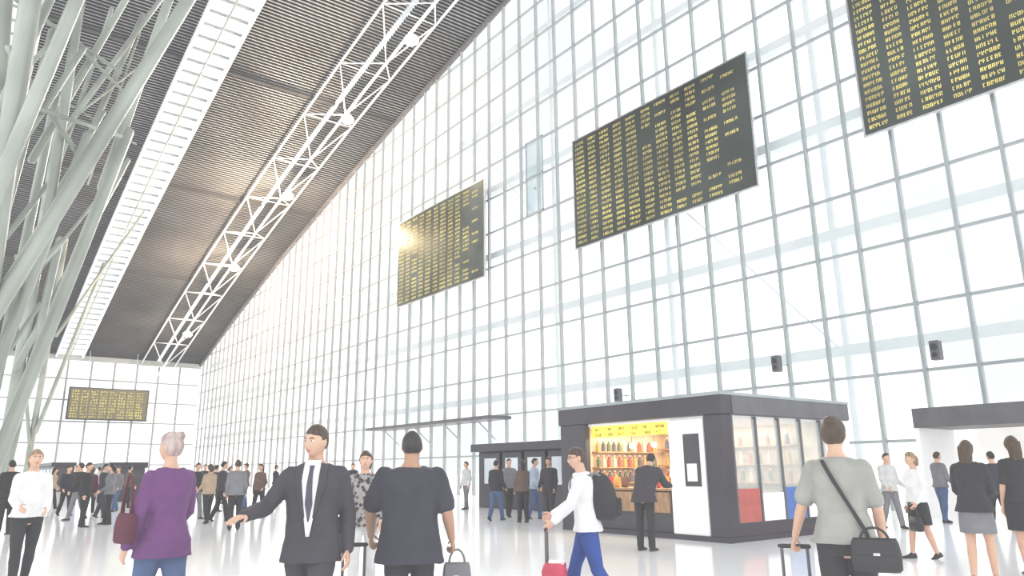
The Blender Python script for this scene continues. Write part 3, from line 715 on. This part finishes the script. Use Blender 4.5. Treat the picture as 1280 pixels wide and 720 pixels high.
for s_ in (-1, 1):
    p.patch('backpack_strap', [(s_*.10, 1.455), (s_*.125, 1.36), (s_*.13, 1.18)], [(s_*.135, 1.445), (s_*.155, 1.36), (s_*.155, 1.18)], CL['grey_cloth'], .040)
bm = bmesh.new()
for s_ in (-1, 1):
    tube(bm, [p.HM4 @ V((s_*.031+.019*math.cos(a), .092, .012+.014*math.sin(a))) for a in [2*math.pi*k/12 for k in range(13)]], .002, 6, rnd=False)
    tube(bm, [p.HM4 @ V((s_*.05, .09, .015)), p.HM4 @ V((s_*.079, .01, .015))], .002, 6)
p.put('glasses', bm, 'black', 0, 0, 0)
w = p.W(p.bend(V((0, -.205, .97))))
t = thing('backpack', 'dark backpack worn by the person in the white shirt', 'backpack', w, p.rz)
bm = bmesh.new(); rs = []
for z, k, e, dy in ((0, .8, .7, 0), (.03, 1, 1, 0), (.2, 1.03, 1.08, .01), (.36, .95, .9, .03), (.44, .7, .6, .045), (.47, .3, .3, .05)):
    rs.append([V((math.copysign(abs(math.cos(a*math.pi/12))**.6, math.cos(a*math.pi/12))*.155*k, dy+math.copysign(abs(math.sin(a*math.pi/12))**.6, math.sin(a*math.pi/12))*.13*e, z)) for a in range(24)])
rings(bm, rs); obj('main_bag', bm, CL['black_cloth'], t, True)
bxo('front_pocket', (-.11, -.17, .04), (.11, -.10, .22), CL['black_cloth'], t, .02)
for s_ in (-1, 1):
    bm = bmesh.new(); tube(bm, [(s_*.09, .03, .43), (s_*.11, .10, .47), (s_*.12, .17, .44)], .014, 8); obj('shoulder_strap', bm, CL['grey_cloth'], t, True)
bm = bmesh.new(); tube(bm, [(math.cos(a)*.04, .04, .46+math.sin(a)*.04) for a in [math.pi*k/8 for k in range(9)]], .007, 6); obj('haul_loop', bm, CL['black_cloth'], t)
g = p.grip(1); s1 = suitcase('pink suitcase with raised handle pulled by the person with a backpack', (0, 0, 0), p.rz, .34, .22, .46, mat('pink_shell', (.55, .06, .12), .3), g.z-.01)
s1.location = (g.x+.077*math.sin(p.rz), g.y-.077*math.cos(p.rz), 0)
f, b = walk(8)
p = Person('person with a hair bun, grey tee and crossbody strap, seen from behind', 1046, 182, rel=176, H=1.75, w=1.06, fem=True, legs=(f, b), head=(-6, 0),
           aL=(adir(6, 22, -1), adir(28, 18, -1)), aR=(adir(2, 14, 1), adir(20, 2, 1)), vox=.0065, curl=(.4, 1.0))
p.trousers(CL['black_cloth'], g=.014); p.shoes(); p.top(CL['grey_tee'], 'tee_shirt', .90, 1.475, .5, .018, .01, .009); p.hair('brown', 'bun')
p.patch('bag_strap', [(-.10, 1.45), (-.03, 1.30), (.06, 1.12), (.13, .98), (.16, .90)], [(-.075, 1.456), (-.005, 1.31), (.08, 1.13), (.15, .99), (.172, .92)], CL['black_cloth'], .038, -1)
w = p.W(V((.19, -.20, .74))); bag('handbag', 'black handbag with flap at the hip of the person in grey tee', 'bag', w, p.rz+.1, .30, .11, .21, M['black'], .08)
g = p.grip(1); suitcase('dark upright suitcase held by the person in grey tee', (g.x, g.y, 0), p.rz, .36, .24, .52, mat('dark_case', (.10, .08, .07), .4), g.z)
p = Person('person in a dark jacket bending toward the kiosk counter', 803, 71, rel=150, H=1.74, w=1.1, lean=24, head=(0, -14), aR=(adir(40, 8, 1), adir(80, -6, 1)), aL=(adir(40, 8, -1), adir(80, -6, -1)), vox=.009)
p.trousers(CL['black_cloth']); p.shoes(); p.top(CL['charcoal_suit'], 'jacket', .82, 1.48, 1, .03, .02, .012); p.hair('black')
p = Person('person in a white shirt serving behind the kiosk counter', pos=(K[0]+1.25, K[1]+2.15, 0), rel=0, H=1.72, aR=(adir(30, 8, 1), adir(75, -8, 1)), aL=(adir(30, 8, -1), adir(75, -8, -1)), vox=.01)
p.root.location.z = .101; p.trousers(CL['black_cloth']); p.shoes(); p.top(CL['white_cotton'], 'shirt', .86, 1.475, 1, .018); p.hair('black'); p.face()
f, b = walk(12)
p = Person('person in a white top and dark skirt walking left of the long haired person', 1140, 80, rel=-60, H=1.62, fem=True, legs=(f, b), aL=(adir(-5, 10, -1), adir(40, 4, -1)), vox=.009)
p.skirt(CL['black_cloth'], .55); p.shoes(); p.top(CL['white_cotton'], 'top', .92, 1.47, 1, .022, .02); p.hair('fair', 'bob'); p.face()
g = p.grip(1); bag('handbag', 'black handbag held by the person in white top and dark skirt', 'bag', (g.x, g.y, g.z-.36), p.rz, .28, .12, .22, M['black'], .15)
p = Person('person with long dark hair, black jacket and grey skirt, seen from behind', 1210, 101, rel=165, H=1.71, fem=True, legs=walk(8), aR=(adir(15, 10, 1), adir(80, -10, 1)), aL=(adir(15, 10, -1), adir(70, -10, -1)), vox=.008)
p.skirt(CL['grey_cloth'], .60); p.shoes(); p.top(CL['black_cloth'], 'jacket', .86, 1.48, 1, .028, .02, .008); p.hair('brown', 'long')
p = Person('person with long dark hair in a black dress at the right edge', 1269, 95, rel=200, H=1.78, fem=True, legs=walk(8), vox=.008)
p.skirt(CL['black_cloth'], .55, 'dress_skirt'); p.shoes(); p.top(CL['black_cloth'], 'dress_top', .9, 1.47, .5, .02); p.hair('brown', 'long')
far = [
 (14, 52, 1.76, 200, 0, 'black_cloth', 'black_cloth', 'black', 'short', 'far person in black beside the blouse wearer at left edge'),
 (86, 36, 1.72, 30, 0, 'navy_knit', 'black_cloth', 'black', 'short', 'far person in navy, leftmost by the far left counter'),
 (101, 40, 1.78, -120, 0, 'black_cloth', 'grey_cloth', 'brown', 'short', 'far person in black and grey by the far left counter'),
 (116, 34, 1.66, 160, 1, 'burgundy', 'black_cloth', 'brown', 'long', 'far person in burgundy top by the far left counter'),
 (131, 38, 1.74, 70, 0, 'charcoal_suit', 'charcoal_suit', 'black', 'short', 'far person in a charcoal suit by the far left counter'),
 (148, 33, 1.70, -40, 0, 'grey_cloth', 'denim', 'brown', 'short', 'far person in grey and jeans by the far left counter'),
 (162, 30, 1.74, 120, 0, 'brown_cloth', 'black_cloth', 'black', 'short', 'far person in a brown coat near the purple cardigan'),
 (247, 40, 1.74, 40, 0, 'black_cloth', 'grey_cloth', 'brown', 'short', 'far person in black top and grey trousers right of the purple cardigan'),
 (263, 44, 1.66, -150, 1, 'tan_cloth', 'black_cloth', 'brown', 'bob', 'far person in tan top right of the purple cardigan'),
 (279, 42, 1.76, 100, 0, 'charcoal_suit', 'black_cloth', 'black', 'short', 'far person in charcoal jacket left of the reaching hand'),
 (297, 50, 1.72, 175, 0, 'grey_cloth', 'black_cloth', 'brown', 'short', 'far person in grey top near the reaching hand'),
 (326, 38, 1.70, -30, 1, 'brown_cloth', 'black_cloth', 'black', 'long', 'far person with long hair in brown under the reaching arm'),
 (345, 27, 1.74, 90, 0, 'black_cloth', 'grey_cloth', 'black', 'short', 'tiny far person in black left of the suit wearer'),
 (68, 30, 1.70, 90, 1, 'tan_cloth', 'black_cloth', 'black', 'long', 'tiny far person in tan coat right of the blouse wearer'),
 (95, 27, 1.78, 10, 0, 'black_cloth', 'denim', 'brown', 'short', 'tiny far person in black top and jeans behind the far left crowd'),
 (124, 26, 1.74, 180, 0, 'light_grey', 'black_cloth', 'black', 'short', 'tiny far person in pale grey behind the far left crowd'),
 (110, 46, 1.72, 60, 0, 'black_cloth', 'black_cloth', 'black', 'short', 'person all in black, nearest of the far left crowd'),
 (140, 44, 1.68, -100, 1, 'grey_cloth', 'black_cloth', 'black', 'bob', 'person in grey top with a bob, nearest right in the far left crowd'),
 (256, 30, 1.76, 0, 0, 'navy_knit', 'navy_knit', 'black', 'short', 'tiny far person all in navy behind the tan top'),
 (288, 28, 1.70, 60, 1, 'black_cloth', 'black_cloth', 'brown', 'bob', 'tiny far person all in black behind the reaching hand'),
 (308, 32, 1.76, -80, 0, 'brown_cloth', 'denim', 'brown', 'short', 'tiny far person in brown coat and jeans behind the reaching hand'),
 (270, 34, 1.70, 130, 0, 'black_cloth', 'charcoal_suit', 'black', 'short', 'far person in black between the tan top and charcoal jacket'),
 (441, 30, 1.74, 20, 0, 'navy_knit', 'tan_cloth', 'brown', 'short', 'tiny far person in navy top behind the print blouse'),
 (583, 34, 1.72, -60, 0, 'light_grey', 'grey_cloth', 'brown', 'short', 'far person in pale grey top beside the ticket booth'),
 (620, 44, 1.70, 150, 0, 'black_cloth', 'denim', 'black', 'short', 'far person in black top and jeans, leftmost by the ticket booth'),
 (636, 41, 1.76, 20, 0, 'grey_cloth', 'black_cloth', 'brown', 'short', 'far person in grey top by the ticket booth'),
 (653, 46, 1.66, -160, 1, 'brown_cloth', 'black_cloth', 'black', 'long', 'far person in brown coat by the ticket booth'),
 (668, 43, 1.74, 80, 0, 'pale_blue_cloth', 'denim', 'brown', 'short', 'far person in pale blue shirt by the ticket booth'),
 (686, 47, 1.72, -20, 0, 'charcoal_suit', 'charcoal_suit', 'black', 'short', 'far person in charcoal suit just left of the backpack wearer'),
 (1108, 54, 1.72, 40, 0, 'light_grey', 'grey_cloth', 'black', 'short', 'person in pale grey standing between kiosk and shop'),
 (1172, 50, 1.74, 130, 0, 'grey_cloth', 'denim', 'brown', 'short', 'person in grey top at the shop front'),
 (1240, 56, 1.72, -140, 0, 'navy_knit', 'black_cloth', 'black', 'short', 'person in navy top between the two long haired people'),
]
for (u, sc, H, rel, fem, a, b_, hc, st, lab) in far:
    lg = walk(random.choice((6, 12, 16)))
    if random.random() < .5: lg = (lg[1], lg[0])
    p = Person(lab, u, sc, rel=rel, H=H, fem=bool(fem), legs=lg, vox=.013, aR=(adir(random.uniform(-10, 12), 9, 1), adir(random.uniform(10, 60), 2, 1)), aL=(adir(random.uniform(-10, 12), 9, -1), adir(random.uniform(10, 60), 2, -1)))
    p.trousers(CL[b_]); p.shoes(); p.top(CL[a], 'top', .86, 1.475, 1, .022, .015); p.hair(hc, st)
dg = bpy.context.evaluated_depsgraph_get(); dg.update()
for o, disp in BAKE:
    me = bpy.data.meshes.new_from_object(o.evaluated_get(dg)); o.modifiers.clear(); o.data = me
    if disp:
        ns = []; off = V((len(o.name)*3.7, 3, 5))
        for v in me.vertices:
            c = v.co; ns.append(noise.noise(V((c.x*11, c.y*11, c.z*6))+off)*disp+noise.noise(V((c.x*26, c.y*26, c.z*15))+off)*disp*.35)
        nr = [v.normal.copy() for v in me.vertices]
        for v, a, nn in zip(me.vertices, ns, nr): v.co = v.co+nn*a
    for pl in me.polygons: pl.use_smooth = True
# ------------------------------------------------------------------ light
w = bpy.data.worlds.new('world'); bpy.context.scene.world = w; w.use_nodes = True; n = w.node_tree.nodes; l = w.node_tree.links
bg = n['Background']; bg.inputs['Strength'].default_value = 1.6
tc = n.new('ShaderNodeTexCoord'); nz = n.new('ShaderNodeTexNoise'); nz.inputs['Scale'].default_value = 4.5; nz.inputs['Detail'].default_value = 4; l.new(tc.outputs['Generated'], nz.inputs[0])
cr = n.new('ShaderNodeValToRGB'); cr.color_ramp.elements[0].position = .38; cr.color_ramp.elements[1].position = .55
cr.color_ramp.elements[0].color = (.50, .53, .55, 1); cr.color_ramp.elements[1].color = (1, 1, 1, 1)
l.new(nz.outputs[0], cr.inputs[0]); l.new(cr.outputs[0], bg.inputs[0])
sd = bpy.data.lights.new('sun', 'SUN'); sd.energy = 2.6; sd.angle = R_(25); sd.color = (1, .95, .87)
so = bpy.data.objects.new('sun', sd); C.objects.link(so); so.rotation_euler = V((-.7, -.75, -.5)).to_track_quat('-Z', 'Y').to_euler()
vs = bpy.context.scene.view_settings; vs.view_transform = 'Standard'; vs.look = 'None'; vs.exposure = 0.2
vs.use_curve_mapping = True
cm = vs.curve_mapping; c3 = cm.curves[3]; c3.points[0].location = (0, .055); c3.points.new(.25, .30); c3.points.new(.7, .80); cm.update()
